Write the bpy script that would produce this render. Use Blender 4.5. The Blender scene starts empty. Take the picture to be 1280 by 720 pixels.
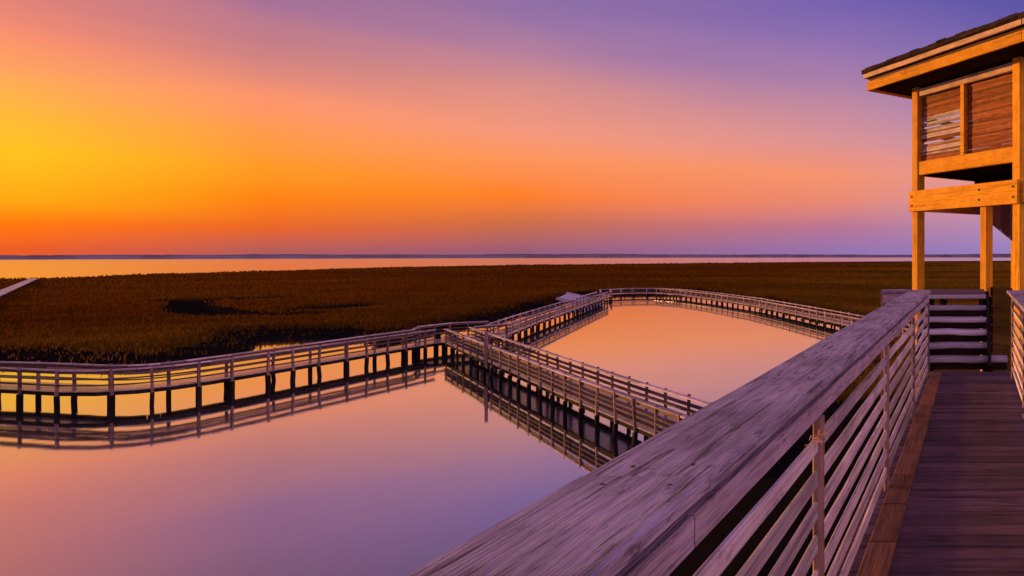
import bpy, math, random
import numpy as np
from mathutils import Vector
random.seed(7); rng = np.random.default_rng(11)
sc = bpy.context.scene; col = sc.collection
H = 7.5           # eye height above the water
F = 850.0         # focal length in photo pixels (1280 wide); optical centre at 1217,318
def P(px, py, h=0.0):
    z = F*(H-h)/(py-318.0)
    return ((px-1217.0)/F*z, z)
def lin(c):
    return tuple((x/255/12.92 if x/255 <= .04045 else ((x/255+.055)/1.055)**2.4) for x in c)

# ------------------------------------------------------------------ materials
def newmat(name):
    m = bpy.data.materials.new(name); m.use_nodes = True
    nt = m.node_tree; nt.nodes.clear()
    return m, nt, nt.nodes, nt.links
def ramp(nodes, stops, interp='LINEAR'):
    r = nodes.new('ShaderNodeValToRGB'); e = r.color_ramp.elements; r.color_ramp.interpolation = interp
    while len(e) > 1: e.remove(e[-1])
    e[0].position = stops[0][0]; e[0].color = (*stops[0][1][:3], 1)
    for p, c in stops[1:]:
        k = e.new(p); k.color = (*c[:3], 1)
    return r
def wood(name, light, dark, rough=.75, su=1.2, sv=30, bump=.35, var=.35, blotch=None, spec=.3, grain=.55, crack=0, stain=0):
    m, nt, N, L = newmat(name)
    out = N.new('ShaderNodeOutputMaterial'); b = N.new('ShaderNodeBsdfPrincipled')
    L.new(b.outputs[0], out.inputs[0])
    uv = N.new('ShaderNodeUVMap'); uv.uv_map = 'uv'
    mp = N.new('ShaderNodeMapping'); mp.inputs['Scale'].default_value = (su, sv, 1)
    L.new(uv.outputs[0], mp.inputs[0])
    n1 = N.new('ShaderNodeTexNoise'); n1.inputs['Scale'].default_value = 1; n1.inputs['Detail'].default_value = 7
    n1.inputs['Roughness'].default_value = .65; n1.inputs['Distortion'].default_value = .4
    L.new(mp.outputs[0], n1.inputs['Vector'])
    mp2 = N.new('ShaderNodeMapping'); mp2.inputs['Scale'].default_value = (su*3, sv*4, 1)
    L.new(uv.outputs[0], mp2.inputs[0])
    n2 = N.new('ShaderNodeTexNoise'); n2.inputs['Scale'].default_value = 1; n2.inputs['Detail'].default_value = 4
    L.new(mp2.outputs[0], n2.inputs['Vector'])
    r = ramp(N, [(.3, dark), (.48, [a*.45+b_*.55 for a, b_ in zip(dark, light)]), (.68, light)])
    L.new(n1.outputs[0], r.inputs[0])
    r2 = ramp(N, [(.36, (.45,)*3), (.5, (1, 1, 1))]); L.new(n2.outputs[0], r2.inputs[0])
    mx = N.new('ShaderNodeMix'); mx.data_type = 'RGBA'; mx.blend_type = 'MULTIPLY'; mx.inputs[0].default_value = grain
    L.new(r.outputs[0], mx.inputs[6]); L.new(r2.outputs[0], mx.inputs[7])
    # slow blotches of weathering
    n3 = N.new('ShaderNodeTexNoise'); n3.inputs['Scale'].default_value = 3.5; n3.inputs['Detail'].default_value = 5
    L.new(uv.outputs[0], n3.inputs['Vector'])
    r3 = ramp(N, [(.35, blotch or (.62, .6, .6)), (.6, (1, 1, 1))]); L.new(n3.outputs[0], r3.inputs[0])
    mb = N.new('ShaderNodeMix'); mb.data_type = 'RGBA'; mb.blend_type = 'MULTIPLY'; mb.inputs[0].default_value = .7
    L.new(mx.outputs[2], mb.inputs[6]); L.new(r3.outputs[0], mb.inputs[7])
    at = N.new('ShaderNodeAttribute'); at.attribute_name = 'rnd'
    mr = N.new('ShaderNodeMapRange'); mr.inputs[3].default_value = 1-var; mr.inputs[4].default_value = 1+var*.6
    L.new(at.outputs['Fac'], mr.inputs[0])
    mv = N.new('ShaderNodeMix'); mv.data_type = 'RGBA'; mv.blend_type = 'MULTIPLY'; mv.inputs[0].default_value = 1
    L.new(mb.outputs[2], mv.inputs[6]); L.new(mr.outputs[0], mv.inputs[7])
    last = mv.outputs[2]
    for amt, sc3, lo, hi, colr in ((crack, (su*.55, sv*.9, 1), .585, .60, (.22, .2, .2)), (stain, (9, 26, 1), .60, .68, (.35, .32, .33))):
        if not amt: continue
        m3 = N.new('ShaderNodeMapping'); m3.inputs['Scale'].default_value = sc3; m3.inputs['Location'].default_value = (3.7, 8.1, amt); L.new(uv.outputs[0], m3.inputs[0])
        n4 = N.new('ShaderNodeTexNoise'); n4.inputs['Scale'].default_value = 1; n4.inputs['Detail'].default_value = 6; n4.inputs['Roughness'].default_value = .6; L.new(m3.outputs[0], n4.inputs['Vector'])
        r4 = ramp(N, [(lo, (1, 1, 1)), (hi, colr), (hi+.03, colr), (hi+.06, (1, 1, 1))]); L.new(n4.outputs[0], r4.inputs[0])
        m4 = N.new('ShaderNodeMix'); m4.data_type = 'RGBA'; m4.blend_type = 'MULTIPLY'; m4.inputs[0].default_value = amt
        L.new(last, m4.inputs[6]); L.new(r4.outputs[0], m4.inputs[7]); last = m4.outputs[2]
    L.new(last, b.inputs['Base Color'])
    b.inputs['Roughness'].default_value = rough; b.inputs['Specular IOR Level'].default_value = spec
    bp = N.new('ShaderNodeBump'); bp.inputs['Strength'].default_value = bump; bp.inputs['Distance'].default_value = .01
    ad = N.new('ShaderNodeMath'); ad.operation = 'ADD'; L.new(n1.outputs[0], ad.inputs[0]); L.new(n2.outputs[0], ad.inputs[1])
    L.new(ad.outputs[0], bp.inputs['Height']); L.new(bp.outputs[0], b.inputs['Normal'])
    return m
M = {}
M['cap'] = wood('weathered_cap', (.54, .42, .55), (.21, .16, .22), sv=46, su=3.2, bump=.7, var=.1, crack=.9, stain=.8, blotch=(.42, .38, .42))
M['fascia'] = wood('weathered_fascia', (.62, .46, .58), (.30, .21, .275), su=3, sv=50, bump=.5, var=.1, crack=.6, stain=.7)
M['slat'] = wood('pale_slat', (.88, .70, .74), (.42, .30, .31), sv=46, var=.45, crack=.6, stain=.6)
M['post'] = wood('brown_post', (.46, .28, .22), (.20, .11, .08), sv=25)
M['deck'] = wood('dark_deck', (.20, .115, .14), (.10, .055, .068), crack=.5, stain=.5, sv=22, rough=.8, var=.35, spec=.15)
M['edge'] = wood('red_brown_sunlit_strip', (.30, .12, .065), (.13, .05, .03), sv=16)
M['tread'] = wood('pale_tread', (.80, .66, .68), (.45, .34, .35), sv=20)
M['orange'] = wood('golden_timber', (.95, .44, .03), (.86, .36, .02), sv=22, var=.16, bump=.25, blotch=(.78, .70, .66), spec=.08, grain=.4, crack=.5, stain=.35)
M['trim'] = wood('pale_trim', (.80, .50, .30), (.55, .32, .18), sv=12, var=.1, bump=.1)
M['panel'] = wood('red_brown_slat', (.46, .15, .055), (.24, .07, .025), sv=20, var=.45, spec=.1)
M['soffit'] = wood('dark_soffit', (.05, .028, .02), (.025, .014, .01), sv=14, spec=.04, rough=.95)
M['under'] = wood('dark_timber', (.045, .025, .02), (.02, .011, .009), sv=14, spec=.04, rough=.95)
M['recess'] = wood('shaded_recess', (.16, .04, .02), (.09, .02, .01), sv=10)  # shade of the eave recess put into the colour, dark red
M['shingle'] = wood('dark_shingle', (.085, .05, .045), (.03, .018, .016), sv=8, spec=.04, rough=.95)
M['lowdeck'] = wood('walkway_deck', (.62, .47, .46), (.34, .25, .24), sv=16, rough=.2, spec=1.0, bump=.04)
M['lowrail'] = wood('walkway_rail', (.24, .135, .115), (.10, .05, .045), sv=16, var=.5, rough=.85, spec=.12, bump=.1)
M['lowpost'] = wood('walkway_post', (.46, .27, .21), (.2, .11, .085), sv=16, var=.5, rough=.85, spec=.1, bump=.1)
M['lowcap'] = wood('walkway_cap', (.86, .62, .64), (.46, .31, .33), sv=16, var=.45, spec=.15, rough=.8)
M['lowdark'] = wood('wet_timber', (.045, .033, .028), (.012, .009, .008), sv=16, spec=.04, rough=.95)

def mat_ground():
    m, nt, N, L = newmat('marsh_soil')
    out = N.new('ShaderNodeOutputMaterial'); b = N.new('ShaderNodeBsdfPrincipled'); L.new(b.outputs[0], out.inputs[0])
    g = N.new('ShaderNodeNewGeometry')
    n = N.new('ShaderNodeTexNoise'); n.inputs['Scale'].default_value = .12; n.inputs['Detail'].default_value = 8
    L.new(g.outputs['Position'], n.inputs['Vector'])
    at = N.new('ShaderNodeAttribute'); at.attribute_name = 'mud'
    r = ramp(N, [(.35, (.05, .022, .004)), (.55, (.10, .045, .008)), (.7, (.13, .075, .012))]); L.new(n.outputs[0], r.inputs[0])
    mx = N.new('ShaderNodeMix'); mx.data_type = 'RGBA'; L.new(at.outputs['Fac'], mx.inputs[0])
    L.new(r.outputs[0], mx.inputs[6]); mx.inputs[7].default_value = (.012, .009, .007, 1)
    L.new(mx.outputs[2], b.inputs['Base Color']); b.inputs['Roughness'].default_value = 1; b.inputs['Specular IOR Level'].default_value = 0
    return m
M['ground'] = mat_ground()
def mat_grass():
    m, nt, N, L = newmat('marsh_grass_blades')
    out = N.new('ShaderNodeOutputMaterial')
    g = N.new('ShaderNodeNewGeometry')
    mp = N.new('ShaderNodeMapping'); mp.inputs['Scale'].default_value = (.010, .022, .01); L.new(g.outputs['Position'], mp.inputs[0])
    n = N.new('ShaderNodeTexNoise'); n.inputs['Scale'].default_value = 1; n.inputs['Detail'].default_value = 8; n.inputs['Roughness'].default_value = .62
    L.new(mp.outputs[0], n.inputs['Vector'])
    at = N.new('ShaderNodeAttribute'); at.attribute_name = 'rnd'
    ad = N.new('ShaderNodeMath'); ad.operation = 'MULTIPLY_ADD'; ad.inputs[1].default_value = .12; L.new(at.outputs['Fac'], ad.inputs[0]); L.new(n.outputs[0], ad.inputs[2])
    r = ramp(N, [(.34, (.075, .020, .001)), (.50, (.115, .034, .002)), (.66, (.16, .055, .003)), (.8, (.18, .08, .005))])
    L.new(ad.outputs[0], r.inputs[0])
    # drier rust-brown grass to the west, olive-tan grass to the east
    sx = N.new('ShaderNodeSeparateXYZ'); L.new(g.outputs['Position'], sx.inputs[0])
    n5 = N.new('ShaderNodeTexNoise'); n5.inputs['Scale'].default_value = .035; n5.inputs['Detail'].default_value = 5; L.new(g.outputs['Position'], n5.inputs['Vector'])
    sh = N.new('ShaderNodeMath'); sh.operation = 'MULTIPLY_ADD'; sh.inputs[1].default_value = 110; L.new(n5.outputs[0], sh.inputs[0]); L.new(sx.outputs[0], sh.inputs[2])
    mr = N.new('ShaderNodeMapRange'); mr.inputs[1].default_value = -40; mr.inputs[2].default_value = 50; L.new(sh.outputs[0], mr.inputs[0])
    r2 = ramp(N, [(.36, (.075, .035, .003)), (.52, (.15, .078, .007)), (.66, (.24, .125, .012)), (.8, (.23, .14, .014))]); L.new(ad.outputs[0], r2.inputs[0])
    mc = N.new('ShaderNodeMix'); mc.data_type = 'RGBA'; L.new(mr.outputs[0], mc.inputs[0]); L.new(r.outputs[0], mc.inputs[6]); L.new(r2.outputs[0], mc.inputs[7])
    r = mc
    d = N.new('ShaderNodeBsdfDiffuse'); t = N.new('ShaderNodeBsdfTranslucent'); L.new(r.outputs[2], d.inputs[0]); L.new(r.outputs[2], t.inputs[0])
    mx = N.new('ShaderNodeMixShader'); mx.inputs[0].default_value = .3
    L.new(d.outputs[0], mx.inputs[1]); L.new(t.outputs[0], mx.inputs[2]); L.new(mx.outputs[0], out.inputs[0])
    return m
M['grass'] = mat_grass()
def mat_water(name, rough, bumps, top=.86):
    m, nt, N, L = newmat(name)
    out = N.new('ShaderNodeOutputMaterial')
    gl = N.new('ShaderNodeBsdfGlossy'); gl.inputs['Roughness'].default_value = rough; gl.inputs['Color'].default_value = (.94, .98, 1, 1) if rough < .06 else (1, 1, 1, 1)
    df = N.new('ShaderNodeBsdfDiffuse'); df.inputs[0].default_value = (.04, .034, .042, 1)
    lw = N.new('ShaderNodeLayerWeight'); lw.inputs[0].default_value = .5
    r = ramp(N, [(.40, (.26,)*3), (.58, (.47,)*3), (.72, (.74,)*3), (.88, (top,)*3)]); L.new(lw.outputs['Facing'], r.inputs[0])
    mx = N.new('ShaderNodeMixShader'); L.new(r.outputs[0], mx.inputs[0]); L.new(df.outputs[0], mx.inputs[1]); L.new(gl.outputs[0], mx.inputs[2])
    L.new(mx.outputs[0], out.inputs[0])
    g = N.new('ShaderNodeNewGeometry')
    n = N.new('ShaderNodeTexNoise'); n.inputs['Scale'].default_value = bumps[0]; n.inputs['Detail'].default_value = 3; L.new(g.outputs['Position'], n.inputs['Vector'])
    bp = N.new('ShaderNodeBump'); bp.inputs['Strength'].default_value = bumps[1]; bp.inputs['Distance'].default_value = bumps[2]
    L.new(n.outputs[0], bp.inputs['Height']); L.new(bp.outputs[0], gl.inputs['Normal'])
    return m
M['pond'] = mat_water('still_water', .045, (1.4, .12, .010))
M['bay'] = mat_water('bay_water', .13, (.5, .2, .06), 1.0)
def mat_plain(name, c, rough=.9):
    m, nt, N, L = newmat(name)
    out = N.new('ShaderNodeOutputMaterial'); b = N.new('ShaderNodeBsdfPrincipled'); L.new(b.outputs[0], out.inputs[0])
    g = N.new('ShaderNodeNewGeometry')
    n = N.new('ShaderNodeTexNoise'); n.inputs['Scale'].default_value = .02; n.inputs['Detail'].default_value = 8; L.new(g.outputs['Position'], n.inputs['Vector'])
    r = ramp(N, [(.35, [x*.75 for x in c]), (.65, [x*1.2 for x in c])]); L.new(n.outputs[0], r.inputs[0])
    L.new(r.outputs[0], b.inputs['Base Color']); b.inputs['Roughness'].default_value = rough; b.inputs['Specular IOR Level'].default_value = .1
    return m
M['steel'] = mat_plain('rusty_steel', (.05, .028, .025), .5)
M['shore'] = mat_plain('far_shore', (.30, .21, .23))  # grey-purple of distance haze mixed into the base colour

# ------------------------------------------------------------------ mesh helpers
class MB:
    def __init__(s): s.v = []; s.f = []; s.uv = []; s.r = []
    def face(s, idx, uvs, rnd): s.f.append(idx); s.uv += uvs; s.r.append(rnd)
    def board(s, a, b, side, up, w, t, ch=.004, seg=1, wob=0.0, rnd=None, ragged=0.0):
        """board from a to b; w along side, t along up, chamfered, optionally a little warped"""
        a, b, side, up = Vector(a), Vector(b), Vector(side).normalized(), Vector(up).normalized()
        rnd = random.random() if rnd is None else rnd
        ln = (b-a).length; ou, ov = random.uniform(0, 60), random.uniform(0, 60)
        ch = min(ch, w*.3, t*.3); hw, ht = w/2, t/2
        cs = [(-hw+ch, -ht), (hw-ch, -ht), (hw, -ht+ch), (hw, ht-ch), (hw-ch, ht), (-hw+ch, ht), (-hw, ht-ch), (-hw, -ht+ch)]
        per = [0]
        for i in range(8):
            p, q = cs[i], cs[(i+1) % 8]; per.append(per[-1]+math.hypot(p[0]-q[0], p[1]-q[1]))
        n0 = len(s.v); ax = (b-a).normalized()
        for k in range(seg+1):
            c = a.lerp(b, k/seg)
            inner = 0 < k < seg
            wa, wb = (random.gauss(0, wob), random.gauss(0, wob)) if inner else (0, 0)
            for (x, y) in cs:
                jx, jy = (random.gauss(0, wob*.5), random.gauss(0, wob*.5)) if wob and inner else (0, 0)
                e = ax*random.uniform(-ragged, ragged) if ragged and k in (0, seg) else Vector((0, 0, 0))
                s.v.append(tuple(c+side*(x+wa+jx)+up*(y+wb+jy)+e))
        for k in range(seg):
            u0, u1 = ou+ln*k/seg, ou+ln*(k+1)/seg
            for i in range(8):
                j = (i+1) % 8; p = n0+k*8
                s.face((p+i, p+j, p+8+j, p+8+i), [(u0, ov+per[i]), (u0, ov+per[i+1]), (u1, ov+per[i+1]), (u1, ov+per[i])], rnd)
        s.face(tuple(n0+i for i in range(7, -1, -1)), [(ou+cs[i][0]*.3, ov+cs[i][1]) for i in range(7, -1, -1)], rnd)
        p = n0+seg*8
        s.face(tuple(p+i for i in range(8)), [(ou+cs[i][0]*.3, ov+cs[i][1]) for i in range(8)], rnd)
        return s
    def prism(s, quad, z0, z1, rnd=None):
        """vertical prism on four 2-D corners: near0, near1, far1, far0"""
        rnd = random.random() if rnd is None else rnd
        n = len(s.v); ou, ov = random.uniform(0, 60), random.uniform(0, 60); k = len(quad)
        for z in (z0, z1):
            for q in quad: s.v.append((q[0], q[1], z))
        def uvof(i):
            q = s.v[i]; d = Vector(quad[-1])-Vector(quad[0]); d = d.normalized() if d.length else Vector((1, 0)); 
            r = Vector((q[0]-quad[0][0], q[1]-quad[0][1])); return (ou+r.dot(d), ov+r.x*-d.y+r.y*d.x+q[2])
        fs = [tuple(range(n+k-1, n-1, -1)), tuple(range(n+k, n+2*k))]
        fs += [(n+i, n+(i+1) % k, n+k+(i+1) % k, n+k+i) for i in range(k)]
        for f in fs: s.face(f, [uvof(i) for i in f], rnd)
        return s
    def build(s, name, mat, parent=None, label=None):
        me = bpy.data.meshes.new(name)
        off = Vector(parent.matrix_world.translation) if False else Vector((0, 0, 0))
        p = parent
        while p is not None: off += p.location; p = p.parent
        me.from_pydata([tuple(Vector(v)-off) for v in s.v], [], s.f)
        ul = me.uv_layers.new(name='uv'); ul.data.foreach_set('uv', [x for q in s.uv for x in q])
        at = me.attributes.new('rnd', 'FLOAT', 'FACE'); at.data.foreach_set('value', s.r)
        me.materials.append(mat); me.update()
        o = bpy.data.objects.new(name, me); col.objects.link(o); o.parent = parent
        if label: o['label'] = label
        return o
def thing(name, label, cat, loc, group=None):
    o = bpy.data.objects.new(name, None); col.objects.link(o); o.location = loc
    o.empty_display_size = .2; o['label'] = label; o['category'] = cat
    if group: o['group'] = group
    return o
def npmesh(name, verts, faces, mat, kind=None, attrs=None):
    me = bpy.data.meshes.new(name); k = faces.shape[1]
    me.vertices.add(len(verts)); me.vertices.foreach_set('co', verts.astype(np.float32).ravel())
    me.loops.add(faces.size); me.loops.foreach_set('vertex_index', faces.astype(np.int32).ravel())
    me.polygons.add(len(faces)); me.polygons.foreach_set('loop_start', np.arange(0, faces.size, k, dtype=np.int32))
    me.polygons.foreach_set('loop_total', np.full(len(faces), k, dtype=np.int32))
    for n, v, dom in attrs or []:
        at = me.attributes.new(n, 'FLOAT', dom); at.data.foreach_set('value', v.astype(np.float32))
    me.materials.append(mat); me.update(calc_edges=True); me.validate()
    o = bpy.data.objects.new(name, me); col.objects.link(o)
    if kind: o['kind'] = kind
    return o
X, Y, Z = Vector((1, 0, 0)), Vector((0, 1, 0)), Vector((0, 0, 1))
def v2(p, z): return Vector((p[0], p[1], z))

# ------------------------------------------------------------------ water, marsh, far shore
def flat(name, x0, x1, y0, y1, z, mat):
    return npmesh(name, np.array([(x0, y0, z), (x1, y0, z), (x1, y1, z), (x0, y1, z)]), np.array([[0, 1, 2, 3]]), mat, 'structure')
flat('pond_water', -900, 700, -60, 150, 0, M['pond'])
flat('bay_water', -9000, 9000, 150, 12000, 0, M['bay'])

g = .9
near = [P(-140, 461), P(0, 457.5), P(150, 461), P(232, 455), P(318, 437), P(338, 423.5), P(395, 422), P(440, 424), P(466, 422, g),
        P(500, 417, g), P(560, 403, g), P(620, 394, g), P(690, 378, g), P(720, 368, g), P(765, 362, g), P(850, 361, g),
        P(900, 366, g), P(940, 374, g), P(989, 385, g), P(1058, 399, g), (-9, 58), (-8, 45), (-9.5, 28), (-10, 14), (-10, -30), (90, -30), (200, 120)]
far = [P(1500, 325.5, g), P(1280, 325.5, g), P(1100, 326.5, g), P(900, 328.5, g), P(640, 331, g), P(480, 334, g), P(320, 338.5, g),
       P(160, 343, g), P(42, 347.5, g), P(0, 347, g), P(-250, 347, g), (-420, 120)]
poly = np.array(near+far)
def sdist(x, y):
    """signed distance to the marsh outline, positive inside"""
    d = np.full(x.shape, 1e9); inside = np.zeros(x.shape, bool)
    n = len(poly)
    for i in range(n):
        a, b = poly[i], poly[(i+1) % n]; e = b-a
        t = np.clip(((x-a[0])*e[0]+(y-a[1])*e[1])/(e@e), 0, 1)
        d = np.minimum(d, np.hypot(x-a[0]-t*e[0], y-a[1]-t*e[1]))
        c = (a[1] > y) != (b[1] > y)
        with np.errstate(divide='ignore', invalid='ignore'):
            xi = (b[0]-a[0])*(y-a[1])/(b[1]-a[1]+1e-12)+a[0]
        inside ^= c & (x < xi)
    return np.where(inside, d, -d)
creeks = [([P(238, 384, g), P(236, 375, g), P(262, 373.5, g), P(300, 373, g), P(345, 371.5, g)], 1.7, .8), ([P(246, 374.5, g), P(290, 373.5, g), P(322, 372.5, g)], 3.6, .72),
          ([P(240, 384, g), P(262, 390, g), P(300, 393, g), P(370, 392.5, g)], 2.2, .5),
          ([P(392, 386, g), P(420, 383, g), P(440, 382, g)], 2.6, .45), ([P(150, 360, g), P(230, 358, g)], .8, .3),
          ([P(700, 350, g), P(860, 349, g), P(1010, 352, g)], 1.2, .4)]
def creekmask(x, y):
    m = np.zeros(x.shape)
    for pts, w, dep in creeks:
        for a, b in zip(pts, pts[1:]):
            a, b = np.array(a), np.array(b); e = b-a
            t = np.clip(((x-a[0])*e[0]+(y-a[1])*e[1])/(e@e), 0, 1)
            d = np.hypot(x-a[0]-t*e[0], y-a[1]-t*e[1])
            m = np.maximum(m, dep*np.clip(1.6-d/w, 0, 1))
    return m
def wav(x, y):
    return (np.sin(x*.31+1.3*np.sin(y*.17))+np.sin(y*.43+x*.13+1.1*np.sin(x*.23)))*.25+(np.sin(x*1.3+y*.7)+np.sin(y*1.7-x*.9))*.12
def height(x, y):
    sd = sdist(x, y)+wav(x*1.7, y*1.7)*.4
    t = np.clip((sd+.7)/1.5, 0, 1); t = t*t*(3-2*t)
    h = -.7+1.0*t+np.where(sd > 0, .05*wav(x*.5, y*.5)+.55*np.clip((sd-.6)/4.5, 0, 1), 0)
    return h-creekmask(x, y), sd
az = np.radians(np.concatenate([np.linspace(-88, -58, 60), np.linspace(-57.8, 8, 460), np.linspace(8.5, 80, 60)]))
rr = 5*np.exp(np.linspace(0, math.log(1500/5), 420))
A_, R_ = np.meshgrid(az, rr); gx, gy = np.sin(A_)*R_, np.cos(A_)*R_
gh, gsd = height(gx, gy)
nr, na = gx.shape
ii = np.arange(nr*na).reshape(nr, na)
qf = np.stack([ii[:-1, :-1], ii[:-1, 1:], ii[1:, 1:], ii[1:, :-1]], -1).reshape(-1, 4)
keep = gsd.ravel()[qf].max(1) > -3
mud = (np.clip(1-(gsd-4.6)/1.6, 0, 1)+np.clip(creekmask(gx, gy)*18, 0, 1)+np.where((gy < 32) & (gx < 2), 1, 0)).clip(0, 1)
npmesh('marsh_ground', np.stack([gx, gy, gh], -1).reshape(-1, 3), qf[keep][:, ::-1], M['ground'], 'structure', [('mud', mud.ravel(), 'POINT')])

# grass: denser close by, wider tufts far off
NT = 460000
ta = np.radians(rng.uniform(-66, 14, NT)); u = rng.uniform(0, 1, NT)
tr = 1/(1/12+(1/620-1/12)*(.62+.38*u))
nearN = 26000
ta[:nearN] = np.radians(rng.uniform(-20, 55, nearN)); tr[:nearN] = np.sqrt(rng.uniform(6**2, 60**2, nearN))
tx, ty = np.sin(ta)*tr, np.cos(ta)*tr
th, tsd = height(tx, ty)
ok = ((tsd > 3.4+1.2*wav(tx*.8, ty*.8)+rng.uniform(-.5, .9, NT)) | ((tsd > -.7) & (rng.uniform(0, 1, NT) < .04))) & (creekmask(tx, ty) < .06) & ~((ty < 32) & (tx < -.5))
tx, ty, th, tr = tx[ok], ty[ok], th[ok], tr[ok]
n = len(tx); NB = 4
sw = (.010+tr*.0008); hh = .25*(1+.35*rng.standard_normal(n)).clip(.4, 2)*(.95+.75*wav(tx*.35, ty*.35)).clip(.45, 1.9)*(1+tr*.0012)
V = np.empty((n, NB, 3, 3))
for b in range(NB):
    ang = rng.uniform(0, 2*np.pi, n); ln_ = rng.uniform(.1, .6, n)*hh
    ox, oy = rng.normal(0, .16, n)*(1+tr*.012), rng.normal(0, .16, n)*(1+tr*.012)
    wx, wy = np.cos(ang)*sw, np.sin(ang)*sw*.5
    bx_, by_ = tx+ox, ty+oy
    V[:, b, 0] = np.stack([bx_-wx, by_-wy, th-.06], -1); V[:, b, 1] = np.stack([bx_+wx, by_+wy, th-.06], -1)
    la = rng.uniform(0, 2*np.pi, n)
    V[:, b, 2] = np.stack([bx_+np.cos(la)*ln_, by_+np.sin(la)*ln_, th+hh*rng.uniform(.7, 1.15, n)], -1)
V = V.reshape(-1, 3)
gr = npmesh('marsh_grass', V, np.arange(len(V)).reshape(-1, 3), M['grass'], 'stuff', [('rnd', np.repeat(rng.uniform(0, 1, n), NB), 'FACE')])

# far shore: a long low wooded bank on the other side of the bay
fa = np.radians(np.linspace(-95, 75, 700)); R0 = 1750
prof = 8.6+.6*np.sin(fa*9)+.5*np.sin(fa*23+1)+.3*np.sin(fa*61)+.25*rng.standard_normal(700)
prof = np.clip(prof+1.0*np.clip((fa+.12)/.2, 0, 1)-1.0, 4.5, 20)
rows = [(0, -.5), (6, .65), (30, 1.0), (160, .9), (320, -.2)]
vs = np.concatenate([np.stack([np.sin(fa)*(R0+dr), np.cos(fa)*(R0+dr), prof*k if k > 0 else np.full(700, -2.)], -1) for dr, k in rows])
ff = np.concatenate([np.stack([np.arange(699)+i*700, np.arange(699)+i*700+1, np.arange(699)+(i+1)*700+1, np.arange(699)+(i+1)*700], -1) for i in range(len(rows)-1)])
npmesh('far_shore_hills', vs, ff, M['shore'], 'structure')

# ------------------------------------------------------------------ low walkways
def offset(pts, w):
    pts = [Vector(p) for p in pts]; out = []
    for i, p in enumerate(pts):
        ds = []
        if i > 0: ds.append((p-pts[i-1]).normalized())
        if i < len(pts)-1: ds.append((pts[i+1]-p).normalized())
        ns = [Vector((-d.y, d.x)) for d in ds]
        nn = sum(ns, Vector((0, 0))).normalized()
        out.append(p+nn*w/max(.45, nn.dot(ns[0])))
    return out
def along(pts, step, start=0.0):
    res = []; acc = start
    for a, b in zip(pts, pts[1:]):
        a, b = Vector(a), Vector(b); l = (b-a).length
        while acc <= l: res.append((a.lerp(b, acc/l), (b-a).normalized())); acc += step
        acc -= l
    return res
def boards_along(mb, pts, z, w, t, each, jit=.0):
    for a, b in zip(pts, pts[1:]):
        a, b = Vector(a), Vector(b); d = (b-a).normalized(); sd = Vector((-d.y, d.x, 0))
        n = max(1, int((b-a).length/each)); prev = 0.0
        for k in range(n):
            nx = random.gauss(0, jit) if k < n-1 else 0
            mb.board(v2(a.lerp(b, k/n), z+prev), v2(a.lerp(b, (k+1)/n-.004), z+nx), sd, Z, w, t)
            prev = nx
    return mb
def railing(root, pts, zd, zc, capw=.2, rails=2, fascia=.14, dense=False):
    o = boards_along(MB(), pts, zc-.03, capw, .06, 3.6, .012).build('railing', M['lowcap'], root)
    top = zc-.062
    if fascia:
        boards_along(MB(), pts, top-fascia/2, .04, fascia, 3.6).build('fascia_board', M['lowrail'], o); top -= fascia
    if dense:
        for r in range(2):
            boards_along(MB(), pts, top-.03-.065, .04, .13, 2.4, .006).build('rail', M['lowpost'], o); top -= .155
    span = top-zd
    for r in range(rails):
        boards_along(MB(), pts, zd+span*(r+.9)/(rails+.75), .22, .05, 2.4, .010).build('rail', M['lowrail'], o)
    return o
def walkway(label, pts, w=1.65, zb=.66, zd=.9, zc=1.92, step=2.4, rails=2, dense=False, postmat='lowpost', group='low boardwalks over the marsh water', farrail=True, name='marsh_boardwalk'):
    fp = offset(pts, w); pts = [Vector(p) for p in pts]
    c = pts[len(pts)//2]; root = thing(name, label, 'boardwalk', (c.x, c.y, 0), group)
    dk = MB(); st = MB()
    for i in range(len(pts)-1):
        l = (pts[i+1]-pts[i]).length; n = max(2, int(l/.2))
        for k in range(n):
            t0, t1 = k/n, (k+1)/n-.012/l
            q = [pts[i].lerp(pts[i+1], t0), pts[i].lerp(pts[i+1], t1), fp[i].lerp(fp[i+1], t1), fp[i].lerp(fp[i+1], t0)]
            dk.prism([(p.x, p.y) for p in q], zd-.045, zd)
        for a, b, sg in ((pts[i], pts[i+1], 1), (fp[i], fp[i+1], -1)):
            d = (b-a).normalized(); s = Vector((-d.y, d.x, 0))*sg
            st.board(v2(a, (zb+zd-.05)/2)+s*.08, v2(b, (zb+zd-.05)/2)+s*.08, s, Z, .08, zd-.05-zb)
    dk.build('deck', M['lowdeck'], root); st.build('stringer', M['lowdark'], root)
    ni, fi = offset(pts, .06), offset(pts, w-.06)
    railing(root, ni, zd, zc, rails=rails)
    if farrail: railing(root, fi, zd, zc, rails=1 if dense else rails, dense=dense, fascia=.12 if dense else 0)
    for path, off in ((offset(pts, -.0), .0), (offset(pts, w), .9)):
        if not farrail and off: continue
        spots = along(path, step, .6+off)
        if dense: spots = [q for k_, q in enumerate(along(path, .8, .3+off*.6)) if k_ % (3 if q[0].x < -41.5 else 2) == 0]
        for p, d in spots:
            s = Vector((-d.y, d.x, 0))
            p = p+d*random.gauss(0, .09); jx, jy = random.gauss(0, .03), random.gauss(0, .03)
            MB().board((p.x+jx*2, p.y+jy*2, -1.2), (p.x, p.y, zb), s, (d.x, d.y, 0), .155*random.uniform(.85, 1.15), .155*random.uniform(.85, 1.15)).build('pile', M['lowdark'], root)
            MB().board((p.x, p.y, zb), (p.x+jx, p.y+jy, zc+.03+random.uniform(0, .05)), s, (d.x, d.y, 0), .10, .10).build('rail_post', M[postmat], root)
    return root
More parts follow.
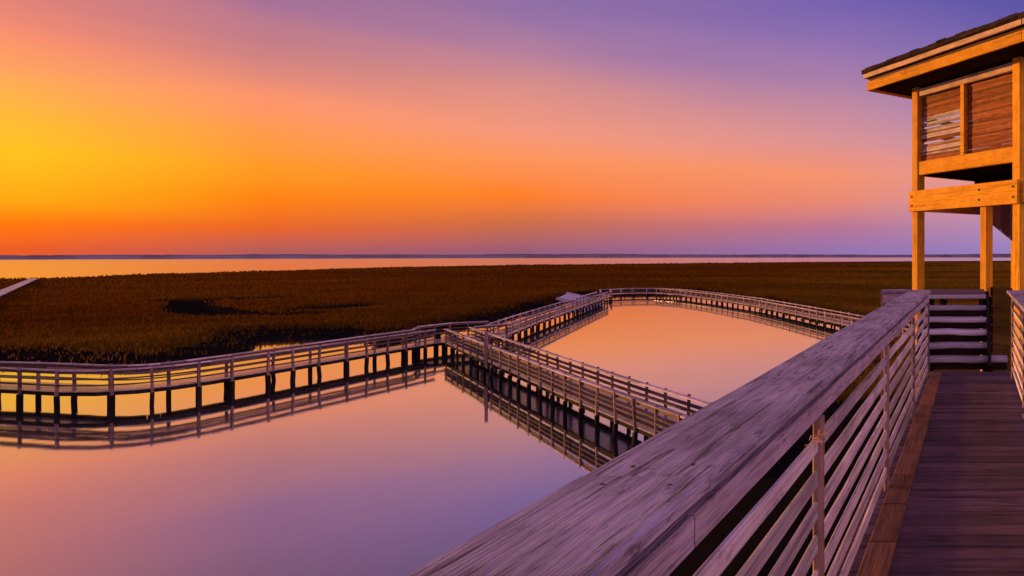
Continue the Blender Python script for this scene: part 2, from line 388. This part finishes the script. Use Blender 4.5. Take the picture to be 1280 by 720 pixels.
seg1 = [(-66, 35.6), (-48, 33.5), (-44.0, 32.75), (-42.3, 32.75), (-41.0, 33.3), (-40.3, 34.3), (-40.0, 35.7), (-39.95, 38.0), (-40.12, 50.72)]
walkway('boardwalk along the left edge of the still water, curving then running to the platform', seg1, dense=True)
seg2 = [(-39.78, 51.12), (-18.3, 31.0), (-7.4, 21.0)]
r2 = walkway('straight boardwalk crossing the water from the platform towards the big handrail', seg2, step=2.0, rails=3)
p = Vector(seg2[0]).lerp(Vector(seg2[1]), .47)
MB().board((p.x-.1, p.y-.1, .6), (p.x-.1, p.y-.1, 2.75), X, Y, .13, .13).build('tall_post', M['post'], r2, 'taller brown post above the railing')
seg3 = [(-38.4, 56.2), (-42.0, 65.3), (-56.6, 105.5)]
walkway('boardwalk leading away from the platform beside the dark marsh bank', seg3, zc=1.75, postmat='lowcap')
seg4 = [(-58.5, 110.0), (-62.2, 116.6), (-61.0, 119.2), (-56.6, 120.0), (-50.5, 115.5), (-40.9, 105.0), (-30.0, 91.7), (-21.0, 78.7), (-10.0, 62.5), (-3.0, 51.0)]
walkway('farthest boardwalk curving round the back of the pond at the edge of the marsh', seg4, zc=1.5, zb=.45, zd=.65, step=2.2, postmat='lowcap')
# platform where the three walkways meet
pf = [(-40.12, 50.75), (-39.8, 51.12), (-38.65, 52.35), (-37.4, 54.6), (-38.4, 56.1), (-40.4, 56.9), (-42.6, 55.6), (-43.0, 52.6), (-41.8, 50.8)]
root = thing('boardwalk_platform', 'wooden platform on piles where three low boardwalks meet', 'platform', (-40.2, 53, 0))
dk = MB()
n = 34; ys = np.linspace(50.75, 56.9, n+1)
for y0, y1 in zip(ys, ys[1:]):
    ym = (y0+y1)/2; xs = []
    for a, b in zip(pf, pf[1:]+pf[:1]):
        if (a[1] > ym) != (b[1] > ym): xs.append(a[0]+(b[0]-a[0])*(ym-a[1])/(b[1]-a[1]))
    if len(xs) >= 2: dk.prism([(min(xs), y0), (max(xs), y0), (max(xs), y1-.012), (min(xs), y1-.012)], .852, .897)
dk.build('deck', M['lowdeck'], root)
fr = MB()
for a, b in zip(pf, pf[1:]+pf[:1]):
    d = (Vector(b)-Vector(a)).normalized(); fr.board(v2(a, .755), v2(b, .755), (-d.y, d.x, 0), Z, .08, .19)
fr.build('stringer', M['lowdark'], root)
for path in ([(-38.5, 52.5), (-37.5, 54.6), (-38.35, 55.9)], [(-40.5, 56.75), (-42.5, 55.5), (-42.9, 52.6), (-41.9, 50.9)]):
    railing(root, path, .9, 1.95)
    for q, d in along([Vector(p) for p in path], 1.3, .05):
        MB().board((q.x, q.y, .66), (q.x, q.y, 2.0), (-d.y, d.x, 0), (d.x, d.y, 0), .11, .11).build('rail_post', M['lowrail'], root)
for q in pf:
    MB().board((q[0]*.995-.2, q[1], -1.2), (q[0]*.995-.2, q[1], .66), X, Y, .22, .22).build('pile', M['lowdark'], root)
bn = MB(); bn.board((-41.9, 52.9, 1.32), (-41.7, 55.1, 1.32), X, Z, .45, .05)
bobj = bn.build('bench_seat', M['lowrail'], root)
bl = MB()
for yy in (53.1, 54.9): bl.board((-41.8, yy, .9), (-41.8, yy, 1.295), X, Y, .35, .08)
bl.build('bench_leg', M['lowdark'], bobj)
# pale gangway by the far corner
root = thing('gangway', 'pale sloping gangway at the far corner of the walkways', 'gangway', (-60, 104, 0))
MB().board((-62.4, 103.0, 1.15), (-56.2, 102.0, .05), (.16, .94, .28), (.2, -.28, .94), 2.6, .14).build('gangway_deck', M['tread'], root)
for s in (-1.2, 1.2):
    b = MB(); b.board((-62.4, 103.0+s, 1.32+s*.28), (-56.2, 102.0+s, .22+s*.28), (.16, .98, 0), (.22, 0, .97), .08, .2); b.build('side_rail', M['tread'], root)
for t in (.0, .45):
    MB().board((-62.4+6*t, 103.0-t, -1), (-62.4+6*t, 103.0-t, 1.0-1.1*t), X, Y, .25, .25).build('pile', M['lowdark'], root)
# pale path far out on the marsh at the left
a, b = P(-60, 392, 1.3), P(42, 348.5, 1.3)
root = thing('footbridge', 'pale narrow footbridge far out on the brown marsh', 'footbridge', (*a, .8))
A3, B3 = v2(a, 1.3), v2(b, 1.3); d = (B3-A3).normalized(); s = Vector((-d.y, d.x, 0))
dk = MB(); nb = 300
for k in range(nb): dk.board(A3.lerp(B3, k/nb), A3.lerp(B3, (k+.96)/nb), s, Z, 1.3, .12)
dk.build('deck', M['tread'], root)
for k in range(16):
    q = A3.lerp(B3, k/15)
    for sg in (-.55, .55): MB().board(q+s*sg-Z*1.6, q+s*sg-Z*.07, s, d, .2, .2).build('pile', M['lowdark'], root)

# ------------------------------------------------------------------ the elevated walkway we stand on
hc, hd = .453, 1.556
ZD = H-hd
root = thing('elevated_boardwalk', 'dark planked walkway floor between the two handrails', 'boardwalk', (0, 4, ZD))
dk = MB(); y = -3.0; k = 0
while y < 9.0:
    w = .138+random.uniform(-.003, .003)
    gap = .007 if k % 5 else .016
    dk.board((-.66, y+w/2, ZD-.02+random.gauss(0, .0012)), (.60, y+w/2, ZD-.02+random.gauss(0, .0012)), Y, Z, w, .04, ch=.006, seg=3, wob=.0006)
    y += w+gap; k += 1
dk.build('deck', M['deck'], root)
y = -3.0
eb = []
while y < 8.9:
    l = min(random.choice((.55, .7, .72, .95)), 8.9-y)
    MB().board((-.487, y, ZD+.011), (-.487, y+l-.014, ZD+.011), X, Z, .145, .022, seg=3, wob=.001).build('sunlit_strip', M['edge'], root, 'sunlit strip along the foot of the handrail, painted red-brown'); y += l  # sun raking the deck edge, put in as a red-brown strip
for x in (-.6, 0, .54):
    MB().board((x, -3, ZD-.18), (x, 9, ZD-.18), X, Z, .06, .26).build('joist', M['under'], root)
for yy in (-1.4, 2.53, 6.5):
    for x in (-.72, .66):
        MB().board((x, yy+.13, -1.2), (x, yy+.13, ZD-.05), X, Y, .2, .2).build('support_post', M['under'], root)
    MB().board((-.85, yy+.13, ZD-.43), (.8, yy+.13, ZD-.43), Y, Z, .1, .22).build('cross_beam', M['under'], root)

PY = [-1.4, .56, 2.53, 4.5, 6.5, 8.5]
def lastobj(): return col.objects[-1]
def screw(x, y, z, parent, r=.005):
    mb = MB(); n0 = 0
    for h in (0, .0012):
        for k in range(10): mb.v.append((x+r*math.cos(k*.628), y+r*math.sin(k*.628), z+h))
    mb.face(tuple(range(10, 20)), [(0, 0)]*10, .5)
    for k in range(10): mb.face((k, (k+1) % 10, 10+(k+1) % 10, 10+k), [(0, 0)]*4, .5)
    return mb.build('screw', M['steel'], parent)
def handrail(label, sgn, xs, cin, cout, ret):
    """xs: slat face; cin/cout: inner and outer edge of the cap"""
    root = thing('wooden_handrail', label, 'handrail', (sgn*(xs+.06), 4, ZD))
    cuts = [-1.9, 1.39, 5.1, 8.72] if sgn < 0 else [-1.9, 2.9, 8.62]
    xm, cw = sgn*(cin+cout)/2, cout-cin; caps = []
    for a, b in zip(cuts, cuts[1:]):
        jz = random.choice((-1, 1))*.0015; holder = root
        MB().board((xm, a+.0025, H-hc-.017+jz), (xm, b-.0025, H-hc-.017-jz), X, Z, cw, .034, ch=.0035, seg=max(2,int((b-a)/.5)), wob=.0006, ragged=.002).build('rail_cap', M['cap'], root)
        caps.append((a, b, lastobj()))
        MB().board((sgn*(xs+.022), a+.003, H-.568), (sgn*(xs+.022), b-.003, H-.568), X, Z, .036, .070, ch=.003, seg=max(2,int((b-a)/.5)), wob=.0005).build('fascia_board', M['fascia'], root)
        MB().board((sgn*(xs+.17), a+.003, H-.560), (sgn*(xs+.17), b-.003, H-.560), X, Z, .036, .086, ch=.004, seg=6, wob=.001).build('fascia_board', M['fascia'], root)
        MB().board((sgn*(xs+.096), a+.003, H-.53), (sgn*(xs+.096), b-.003, H-.53), X, Z, .08, .08).build('gap_shade', M['under'], root)  # dark core added to keep the shadow gap under the cap black
    for a, b, o in caps:
        for yy in [q for q in (1.33, 1.45, 2.5, 2.56, 3.5, 4.47, 5.04, 5.16, 6.5, 8.4) if a+.02 < q < b-.02]:
            for e in (.06, .19): screw(sgn*(cin+e)+random.gauss(0, .004), yy+random.gauss(0, .008), H-hc+.0005, o)
    for i, y in enumerate(PY):
        y = y if i < 5 else (8.62 if sgn < 0 else 8.5)
        MB().board((sgn*(xs+.010), y, ZD-.3), (sgn*(xs+.010), y, H-.605), X, Y, .030, .075, ch=.006, seg=8, wob=.001).build('rail_post', M['post'], root)
    for i in range(len(PY)-1):
        y0, y1 = PY[i]+.047, PY[i+1]-.047
        for k in range(7):
            zt = H-(.668+.122*k)-.025
            tilt = random.gauss(0, .004)
            o = MB().board((sgn*(xs+.0095), y0, zt+tilt), (sgn*(xs+.0095), y1, zt-tilt*.5), X, Z, .015, .060+random.gauss(0, .002), ch=.003, seg=4, wob=.0009, ragged=.004)
            o.build('slat', M['slat'], root)
    if ret:
        MB().board((-1.16, 8.62, H-hc-.017), (sgn*cout-.003, 8.62, H-hc-.017), Y, Z, .22, .038, seg=4, wob=.002).build('rail_cap', M['cap'], root)
        MB().board((-1.14, 8.545, H-.553), (-.82, 8.545, H-.553), Y, Z, .036, .12).build('fascia_board', M['fascia'], root)
        MB().board((-1.12, 8.64, ZD-.3), (-1.12, 8.64, H-hc-.04), X, Y, .1, .1).build('rail_post', M['post'], root)
    return root
lr = handrail('weathered handrail with a wide cap running from the front towards the steps, overlooking the water', -1, .566, .540, .803, True)
handrail('short visible stretch of handrail on the right side of the dark walkway', 1, .476, .42, .69, False)
# broken orange splinters at the top slat beside the post
mb = MB()
for k in range(45):
    a = Vector((-.556+random.gauss(0, .006), 2.42+random.gauss(0, .05), H-.655+random.gauss(0, .012)))
    dv = Vector((random.gauss(.2, .5), random.gauss(0, 1), random.gauss(.2, .6))).normalized()
    mb.board(a, a+dv*random.uniform(.008, .028), dv.orthogonal(), dv.cross(dv.orthogonal()), random.uniform(.002, .006), .002, ch=.0005)
mb.build('splinter', M['trim'], lr, 'orange splintered wood on the top slat beside the post')

# ------------------------------------------------------------------ steps up to the tower
root = thing('staircase', 'pale wooden steps rising from the end of the dark walkway', 'staircase', (-.2, 9.1, ZD))
for k in range(1, 6):
    zt = ZD+.155*k; yy = 9.15+.272*(k-1)
    MB().board((-.74, yy+.13, zt-.031), (.46 if k == 1 else .19, yy+.15, zt-.031), Y, Z, .275, .062, ch=.014, seg=5, wob=.003).build('tread', M['tread'], root)
    MB().board((-.738, yy+.05, zt-.11), (.45 if k == 1 else .188, yy+.05, zt-.11), Y, Z, .02, .09).build('riser', M['under'], root)
zt = ZD+.155*6
lg = MB()
MB().board((-.74, 10.51, zt-.03), (.19, 10.52, zt-.03), Y, Z, .09, .06, ch=.014).build('nosing', M['tread'], root)
for k in range(12): lg.board((-.74, 10.56+.145*k+.07, zt-.02), (.19, 10.56+.145*k+.07, zt-.02), Y, Z, .138, .04)
lg.build('landing', M['deck'], root)
for x in (-.77, .215):
    MB().board((x, 9.0, ZD-.02), (x, 10.62, zt-.13), X, (0, -.45, 1), .04, .26).build('stringer', M['under'], root)
    for yy in (10.7, 12.2): MB().board((x, yy, -.5), (x, yy, zt-.04), X, Y, .12, .12).build('support_post', M['under'], root)
for x in (-.5, .12): MB().board((x, 10.5, zt-.14), (x, 12.3, zt-.14), X, Z, .05, .2).build('joist', M['under'], root)

# ------------------------------------------------------------------ observation tower
u, m = Vector((.673, -.740, 0)).normalized(), Vector((.740, .673, 0)).normalized()
A = Vector((-1.26, 15.5, 0)); W = 3.2
root = thing('observation_tower', 'raised timber lookout tower with a roof, glowing orange on its sunset side', 'tower', (A.x+1.5, A.y+.2, .6))
def T(a, b, h): return A+u*a+m*b+Z*(H+h)
def beam(name, p, q, h0, h1, th, mat, off=(0, 0), par=None, label=None, **kw):
    P0, Q0 = T(p[0], p[1], (h0+h1)/2), T(q[0], q[1], (h0+h1)/2)
    d = (Q0-P0).normalized(); s = Vector((-d.y, d.x, 0))
    return MB().board(P0, Q0, s, Z, th, h1-h0, **kw).build(name, mat, par or root, label)
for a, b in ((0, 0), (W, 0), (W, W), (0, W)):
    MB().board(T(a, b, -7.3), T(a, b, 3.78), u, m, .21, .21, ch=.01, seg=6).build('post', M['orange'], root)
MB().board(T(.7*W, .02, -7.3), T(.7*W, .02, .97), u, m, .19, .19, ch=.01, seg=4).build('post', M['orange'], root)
i = .107
if True:
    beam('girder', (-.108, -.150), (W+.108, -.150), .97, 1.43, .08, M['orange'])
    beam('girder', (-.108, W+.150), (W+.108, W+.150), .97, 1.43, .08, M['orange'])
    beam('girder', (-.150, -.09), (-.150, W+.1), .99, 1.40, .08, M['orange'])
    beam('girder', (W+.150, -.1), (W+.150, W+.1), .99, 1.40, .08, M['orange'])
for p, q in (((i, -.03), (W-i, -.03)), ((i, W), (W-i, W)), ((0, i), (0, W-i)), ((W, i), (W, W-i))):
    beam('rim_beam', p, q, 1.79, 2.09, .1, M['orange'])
    beam('header', p, q, 3.57, 3.73, .09, M['trim'])
for a_ in (0, .7*W, W):
    for h_ in (1.1, 1.3):
        c = T(a_, -.193, h_); mb = MB(); mb.board(c, c-m*.012, u, Z, .045, .045, ch=.014); mb.build('bolt', M['steel'], root)
fl = MB(); nb = 20
for k in range(nb):
    b0 = .08+(W-.16)*k/nb
    fl.board(T(.06, b0+.075, 1.98), T(W-.06, b0+.075, 1.98), m, Z, .148, .04)
fl.build('floor', M['under'], root)
jo = MB()
for k in range(7): jo.board(T(.12+k*.49, .06, 1.87), T(.12+k*.49, W-.06, 1.87), u, Z, .06, .17)
jo.build('joist', M['under'], root)
# slatted screens on the sunset face: mullion, two screens of thin slats, the first with sky glow painted as paler slats
beam('mullion', (W/2-.055, -.02), (W/2+.055, -.02), 2.092, 3.568, .12, M['orange'])
M['skytint'] = wood('sky_tint_slat', (.62, .47, .44), (.36, .25, .22), sv=20, var=.5)
for a0, a1, pale in ((i, W/2-.055, True), (W/2+.055, W-i, False)):
    sc_ = MB(); n = 34; pl = MB()
    for k in range(n):
        h = 2.11+1.44*(k+.5)/n+random.gauss(0, .004)
        t = random.gauss(0, .003); tgt = sc_
        if pale and 3 <= k <= 22 and random.random() < .72: tgt = pl
        if pale and k in (9, 17, 20): continue
        tgt.board(T(a0, .03+random.gauss(0, .004), h+t), T(a1, .03+random.gauss(0, .004), h-t), m, Z, .012, .050*random.uniform(.86, 1.02), ch=.002, seg=8, wob=.0016)
    o = sc_.build('slatted_screen', M['panel'], root, 'red-brown slatted screen with pale strips painted for sky showing through' if pale else 'red-brown slatted screen')
    if pale: pl.build('sky_tint_slat', M['skytint'], o)
# guard rails on the other faces
for p, q in (((i, W), (W-i, W)), ((W, i), (W, W-i)), ((0, i), (0, W-i))):
    for h in (2.35, 2.7, 3.05): beam('guard_rail', p, q, h, h+.09, .05, M['orange'])
# roof: hip with layered eaves
ov1, ov2 = .855, .79
corners = [(-ov1, -ov2), (W+ov1, -ov2), (W+ov1, W+ov2), (-ov1, W+ov2)]
rf = MB()
def hip(mb, e, z0, z1, apex, rnd=.5):
    cs = [(-ov1-e, -ov2-e), (W+ov1+e, -ov2-e), (W+ov1+e, W+ov2+e), (-ov1-e, W+ov2+e)]
    n0 = len(mb.v)
    for z in (z0, z1):
        for c in cs: mb.v.append(tuple(T(c[0], c[1], z)))
    mb.v.append(tuple(T(W/2, W/2, apex)))
    for k in range(4):
        j = (k+1) % 4
        mb.face((n0+k, n0+j, n0+4+j, n0+4+k), [(0, 0), (5, 0), (5, .2), (0, .2)], rnd)
        mb.face((n0+4+k, n0+4+j, n0+8), [(0, 0), (5, 0), (2.5, 3)], rnd)
    mb.face((n0+3, n0+2, n0+1, n0), [(0, 0), (5, 0), (5, 5), (0, 5)], rnd)
hip(rf, .11, 4.135, 4.225, 4.9)
roof = rf.build('roof', M['shingle'], root)
for k in range(4):
    a, b = corners[k], corners[(k+1) % 4]
    ca, cb = Vector((a[0], a[1])), Vector((b[0], b[1])); d = (cb-ca).normalized(); nrm = Vector((d.y, -d.x)); ln = (cb-ca).length
    mb = MB()
    for lay, (e, hz) in enumerate(((.135, 4.165), (.12, 4.205), (.10, 4.24))):
        n = int(ln/.28); o_ = .14*(lay % 2)
        for q in range(n):
            t0 = q*ln/n+o_*.5; t1 = t0+ln/n-.012-.07*(q == n-1)
            ee = e+random.uniform(-.02, .02); hh_ = hz+random.gauss(0, .006)
            p0, p1 = ca+d*t0+nrm*(ee-.06), ca+d*t1+nrm*(ee-.06)
            A0, B0 = T(p0.x, p0.y, hh_), T(p1.x, p1.y, hh_+random.gauss(0, .004)); dd_ = (B0-A0).normalized()
            mb.board(A0, B0, Vector((-dd_.y, dd_.x, 0)), Z, .12, .03)
    mb.build('shingle_edge', M['shingle'], roof)
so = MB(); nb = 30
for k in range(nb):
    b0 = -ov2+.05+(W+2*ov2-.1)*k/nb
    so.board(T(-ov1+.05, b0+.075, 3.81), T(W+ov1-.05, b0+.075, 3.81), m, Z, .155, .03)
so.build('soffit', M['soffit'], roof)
for k in range(4):
    a, b = corners[k], corners[(k+1) % 4]
    ca, cb = Vector((a[0], a[1])), Vector((b[0], b[1])); d = (cb-ca).normalized(); nrm = Vector((d.y, -d.x))
    def pt(v, e, h): return T(v.x+nrm.x*e, v.y+nrm.y*e, h)
    d3 = (pt(cb, 0, 0)-pt(ca, 0, 0)).normalized(); s3 = Vector((-d3.y, d3.x, 0))
    for e, h0, h1, th, mt, nm in ((0, 3.75, 3.95, .05, 'orange', 'fascia'), (-.05, 3.95, 4.03, .04, 'recess', 'shaded_recess_board'), (.05, 4.03, 4.13, .06, 'trim', 'eave_trim')):
        ex = e+.02
        pa, pb = pt(ca-d*ex, e, (h0+h1)/2), pt(cb+d*(ex-th-.004), e, (h0+h1)/2)
        MB().board(pa, pb, s3, Z, th, h1-h0, ch=.005, seg=8, wob=.002).build(nm, M[mt], roof)
# flight of stairs going down to the right under the floor
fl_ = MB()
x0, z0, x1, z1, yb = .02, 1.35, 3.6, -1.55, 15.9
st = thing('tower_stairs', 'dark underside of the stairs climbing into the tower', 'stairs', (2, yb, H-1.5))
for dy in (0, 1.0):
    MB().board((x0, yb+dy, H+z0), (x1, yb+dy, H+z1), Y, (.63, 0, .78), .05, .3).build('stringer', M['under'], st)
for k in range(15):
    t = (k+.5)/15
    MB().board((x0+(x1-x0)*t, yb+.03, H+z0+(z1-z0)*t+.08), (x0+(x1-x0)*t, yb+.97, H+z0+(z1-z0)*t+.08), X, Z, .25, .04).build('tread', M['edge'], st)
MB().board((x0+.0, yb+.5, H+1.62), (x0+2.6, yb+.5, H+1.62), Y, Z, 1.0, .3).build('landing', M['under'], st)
n0 = 6
def sbz(x): return H+1.04-.81*x
rs = MB()
for k in range(18):
    xa, xb = x0+.02+.2*k, x0+.02+.2*k+.194
    q = [(xa, sbz(xa)), (xb, sbz(xb)), (xb, H+1.46), (xa, H+1.46)]
    b0 = len(rs.v)
    for yy in (yb-.06, yb-.035):
        for c in q: rs.v.append((c[0], yy, c[1]))
    rnd = random.random(); ou = random.uniform(0, 50)
    for f in ((b0, b0+1, b0+2, b0+3), (b0+7, b0+6, b0+5, b0+4), (b0, b0+4, b0+5, b0+1), (b0+1, b0+5, b0+6, b0+2), (b0+2, b0+6, b0+7, b0+3), (b0+3, b0+7, b0+4, b0)):
        rs.face(f, [(ou+rs.v[i_][2], rs.v[i_][0]+rs.v[i_][1]) for i_ in f], rnd)
rs.build('side_boarding', M['edge'], st)
for x in (1.9, 3.5):
    MB().board((x, yb+.5, -.3), (x, yb+.5, H+z0-(x)*.81-.1), X, Y, .15, .15).build('support_post', M['under'], st)
# dark planks put in for the shade under the tower behind the steps
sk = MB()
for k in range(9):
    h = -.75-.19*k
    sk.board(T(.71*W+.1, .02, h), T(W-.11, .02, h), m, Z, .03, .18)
sk.build('shade_planks', M['soffit'], root)

# ------------------------------------------------------------------ sky, sun, camera
SUN_AZ, SUN_EL = -76.0, 3.6
w = bpy.data.worlds.new('World'); sc.world = w; w.use_nodes = True
nt = w.node_tree; N = nt.nodes; L = nt.links; N.clear()
def mth(op, a, b=None, c=None):
    n_ = N.new('ShaderNodeMath'); n_.operation = op
    for k, x in enumerate((a, b, c)):
        if x is None: continue
        if isinstance(x, (int, float)): n_.inputs[k].default_value = x
        else: L.new(x, n_.inputs[k])
    return n_.outputs[0]
tc = N.new('ShaderNodeTexCoord'); sp = N.new('ShaderNodeSeparateXYZ'); L.new(tc.outputs['Generated'], sp.inputs[0])
x_, y_, z_ = sp.outputs
hor = mth('SQRT', mth('ADD', mth('MULTIPLY', x_, x_), mth('MULTIPLY', y_, y_)))
mp = N.new('ShaderNodeMapping'); mp.inputs['Scale'].default_value = (1.6, 1.6, 13); L.new(tc.outputs['Generated'], mp.inputs[0])
nz = N.new('ShaderNodeTexNoise'); nz.inputs['Scale'].default_value = 1.3; nz.inputs['Detail'].default_value = 5; L.new(mp.outputs[0], nz.inputs['Vector'])
vv = mth('DIVIDE', mth('MAXIMUM', z_, 0.0), mth('MAXIMUM', hor, 1e-4))
jit = mth('MULTIPLY', mth('SUBTRACT', nz.outputs[0], .5), mth('MULTIPLY', mth('MINIMUM', vv, .3), .28))
vv = mth('MAXIMUM', mth('ADD', vv, jit), 0.0)
pos = mth('DIVIDE', vv, mth('ADD', vv, .5))
azn = mth('ARCTAN2', x_, y_)
dd = mth('SUBTRACT', azn, math.radians(SUN_AZ))
dd = mth('ABSOLUTE', mth('SUBTRACT', dd, mth('MULTIPLY', mth('ROUND', mth('DIVIDE', dd, 2*math.pi)), 2*math.pi)))
deg = mth('MULTIPLY', dd, 180/math.pi)
def column(px, stops, top):
    a = math.atan((px-1217)/F)
    r = [((318-y)/F*math.cos(a), c) for y, c in stops][::-1]+top
    return (abs(math.degrees(a)-SUN_AZ), r)
TOPL = [(.42, (135, 92, 120)), (.7, (112, 88, 135)), (1.6, (118, 100, 158))]
TOPR = [(.55, (98, 84, 140)), (.9, (102, 90, 150)), (1.6, (118, 100, 160))]
cols = [
 (0.0, [(0, (250, 110, 20)), (.05, (255, 150, 10)), (.12, (255, 205, 40)), (.2, (255, 185, 70)), (.3, (245, 145, 105)), (.45, (150, 98, 120)), (.8, (112, 88, 135)), (1.6, (118, 100, 158))]),
 column(30, [(0, (222, 126, 118)), (40, (248, 140, 106)), (100, (253, 166, 82)), (150, (254, 180, 50)), (190, (255, 190, 15)), (250, (255, 165, 0)), (280, (255, 110, 0)), (312, (228, 82, 38))], TOPL),
 column(330, [(0, (165, 110, 150)), (60, (200, 125, 130)), (120, (250, 145, 105)), (170, (255, 150, 70)), (210, (255, 150, 25)), (250, (255, 125, 0)), (285, (230, 95, 35)), (314, (172, 88, 90))], TOPL),
 column(650, [(0, (145, 110, 165)), (60, (180, 125, 155)), (110, (215, 140, 135)), (160, (244, 150, 122)), (200, (252, 146, 88)), (245, (255, 125, 35)), (280, (200, 105, 70)), (314, (150, 90, 118))], TOPR),
 column(1050, [(0, (115, 95, 175)), (60, (150, 115, 175)), (120, (180, 130, 165)), (170, (215, 145, 150)), (220, (245, 145, 110)), (250, (230, 135, 115)), (285, (180, 115, 150)), (314, (148, 115, 175))], TOPR),
 column(1270, [(0, (90, 82, 165)), (80, (130, 110, 175)), (150, (168, 134, 178)), (205, (225, 150, 148)), (255, (200, 148, 172)), (314, (150, 128, 190))], TOPR),
 (125.0, [(0, (160, 130, 165)), (.15, (205, 155, 165)), (.35, (165, 130, 165)), (.8, (130, 112, 165)), (1.6, (120, 102, 162))]),
 (180.0, [(0, (190, 150, 185)), (.12, (250, 195, 210)), (.35, (235, 180, 210)), (.8, (160, 134, 185)), (1.6, (122, 104, 164))]),
]
cur = None
for k, (dg, stops) in enumerate(cols):
    gain = 1.9 if dg > 150 else 1.0      # pink sky opposite the sunset, boosted to brighten the handrail slats
    st_ = [(v/(v+.5), [q*gain for q in lin(c)]) for v, c in stops]
    r = ramp(N, st_, 'B_SPLINE' if False else 'EASE' if False else 'LINEAR'); L.new(pos, r.inputs[0])
    if cur is None: cur = r.outputs[0]
    else:
        d0 = cols[k-1][0]
        mr = N.new('ShaderNodeMapRange'); mr.interpolation_type = 'LINEAR'; mr.inputs[1].default_value = d0; mr.inputs[2].default_value = dg
        L.new(deg, mr.inputs[0])
        mx = N.new('ShaderNodeMix'); mx.data_type = 'RGBA'; L.new(mr.outputs[0], mx.inputs[0]); L.new(cur, mx.inputs[6]); L.new(r.outputs[0], mx.inputs[7])
        cur = mx.outputs[2]
bg = N.new('ShaderNodeBackground'); bg.inputs[1].default_value = 1.0; L.new(cur, bg.inputs[0])
ns = N.new('ShaderNodeTexSky'); ns.sky_type = 'NISHITA'; ns.sun_disc = False
ns.sun_elevation = math.radians(SUN_EL); ns.sun_rotation = math.radians(SUN_AZ)
bg2 = N.new('ShaderNodeBackground'); bg2.inputs[1].default_value = .004; L.new(ns.outputs[0], bg2.inputs[0])
add = N.new('ShaderNodeAddShader'); L.new(bg.outputs[0], add.inputs[0]); L.new(bg2.outputs[0], add.inputs[1])
wo = N.new('ShaderNodeOutputWorld'); L.new(add.outputs[0], wo.inputs[0])

sl = bpy.data.lights.new('Sun', 'SUN'); sl.energy = 5.0; sl.angle = math.radians(.8); sl.color = (1, .49, .11)
so_ = bpy.data.objects.new('Sun', sl); col.objects.link(so_)
a, e = math.radians(SUN_AZ), math.radians(SUN_EL)
so_.rotation_euler = Vector((math.sin(a)*math.cos(e), math.cos(a)*math.cos(e), math.sin(e))).to_track_quat('Z', 'Y').to_euler()

cam = bpy.data.cameras.new('Camera'); co = bpy.data.objects.new('Camera', cam); col.objects.link(co)
co.location = (0, 0, H); co.rotation_euler = (math.pi/2, 0, 0)
cam.sensor_width = 36; cam.lens = 36*F/1280; cam.shift_x = -(1217-640)/1280; cam.shift_y = -(360-318)/1280
cam.clip_start = .05; cam.clip_end = 20000
sc.camera = co
vs_ = sc.view_settings; vs_.view_transform = 'Standard'; vs_.look = 'None'; vs_.exposure = 0; vs_.gamma = 1; vs_.use_curve_mapping = False
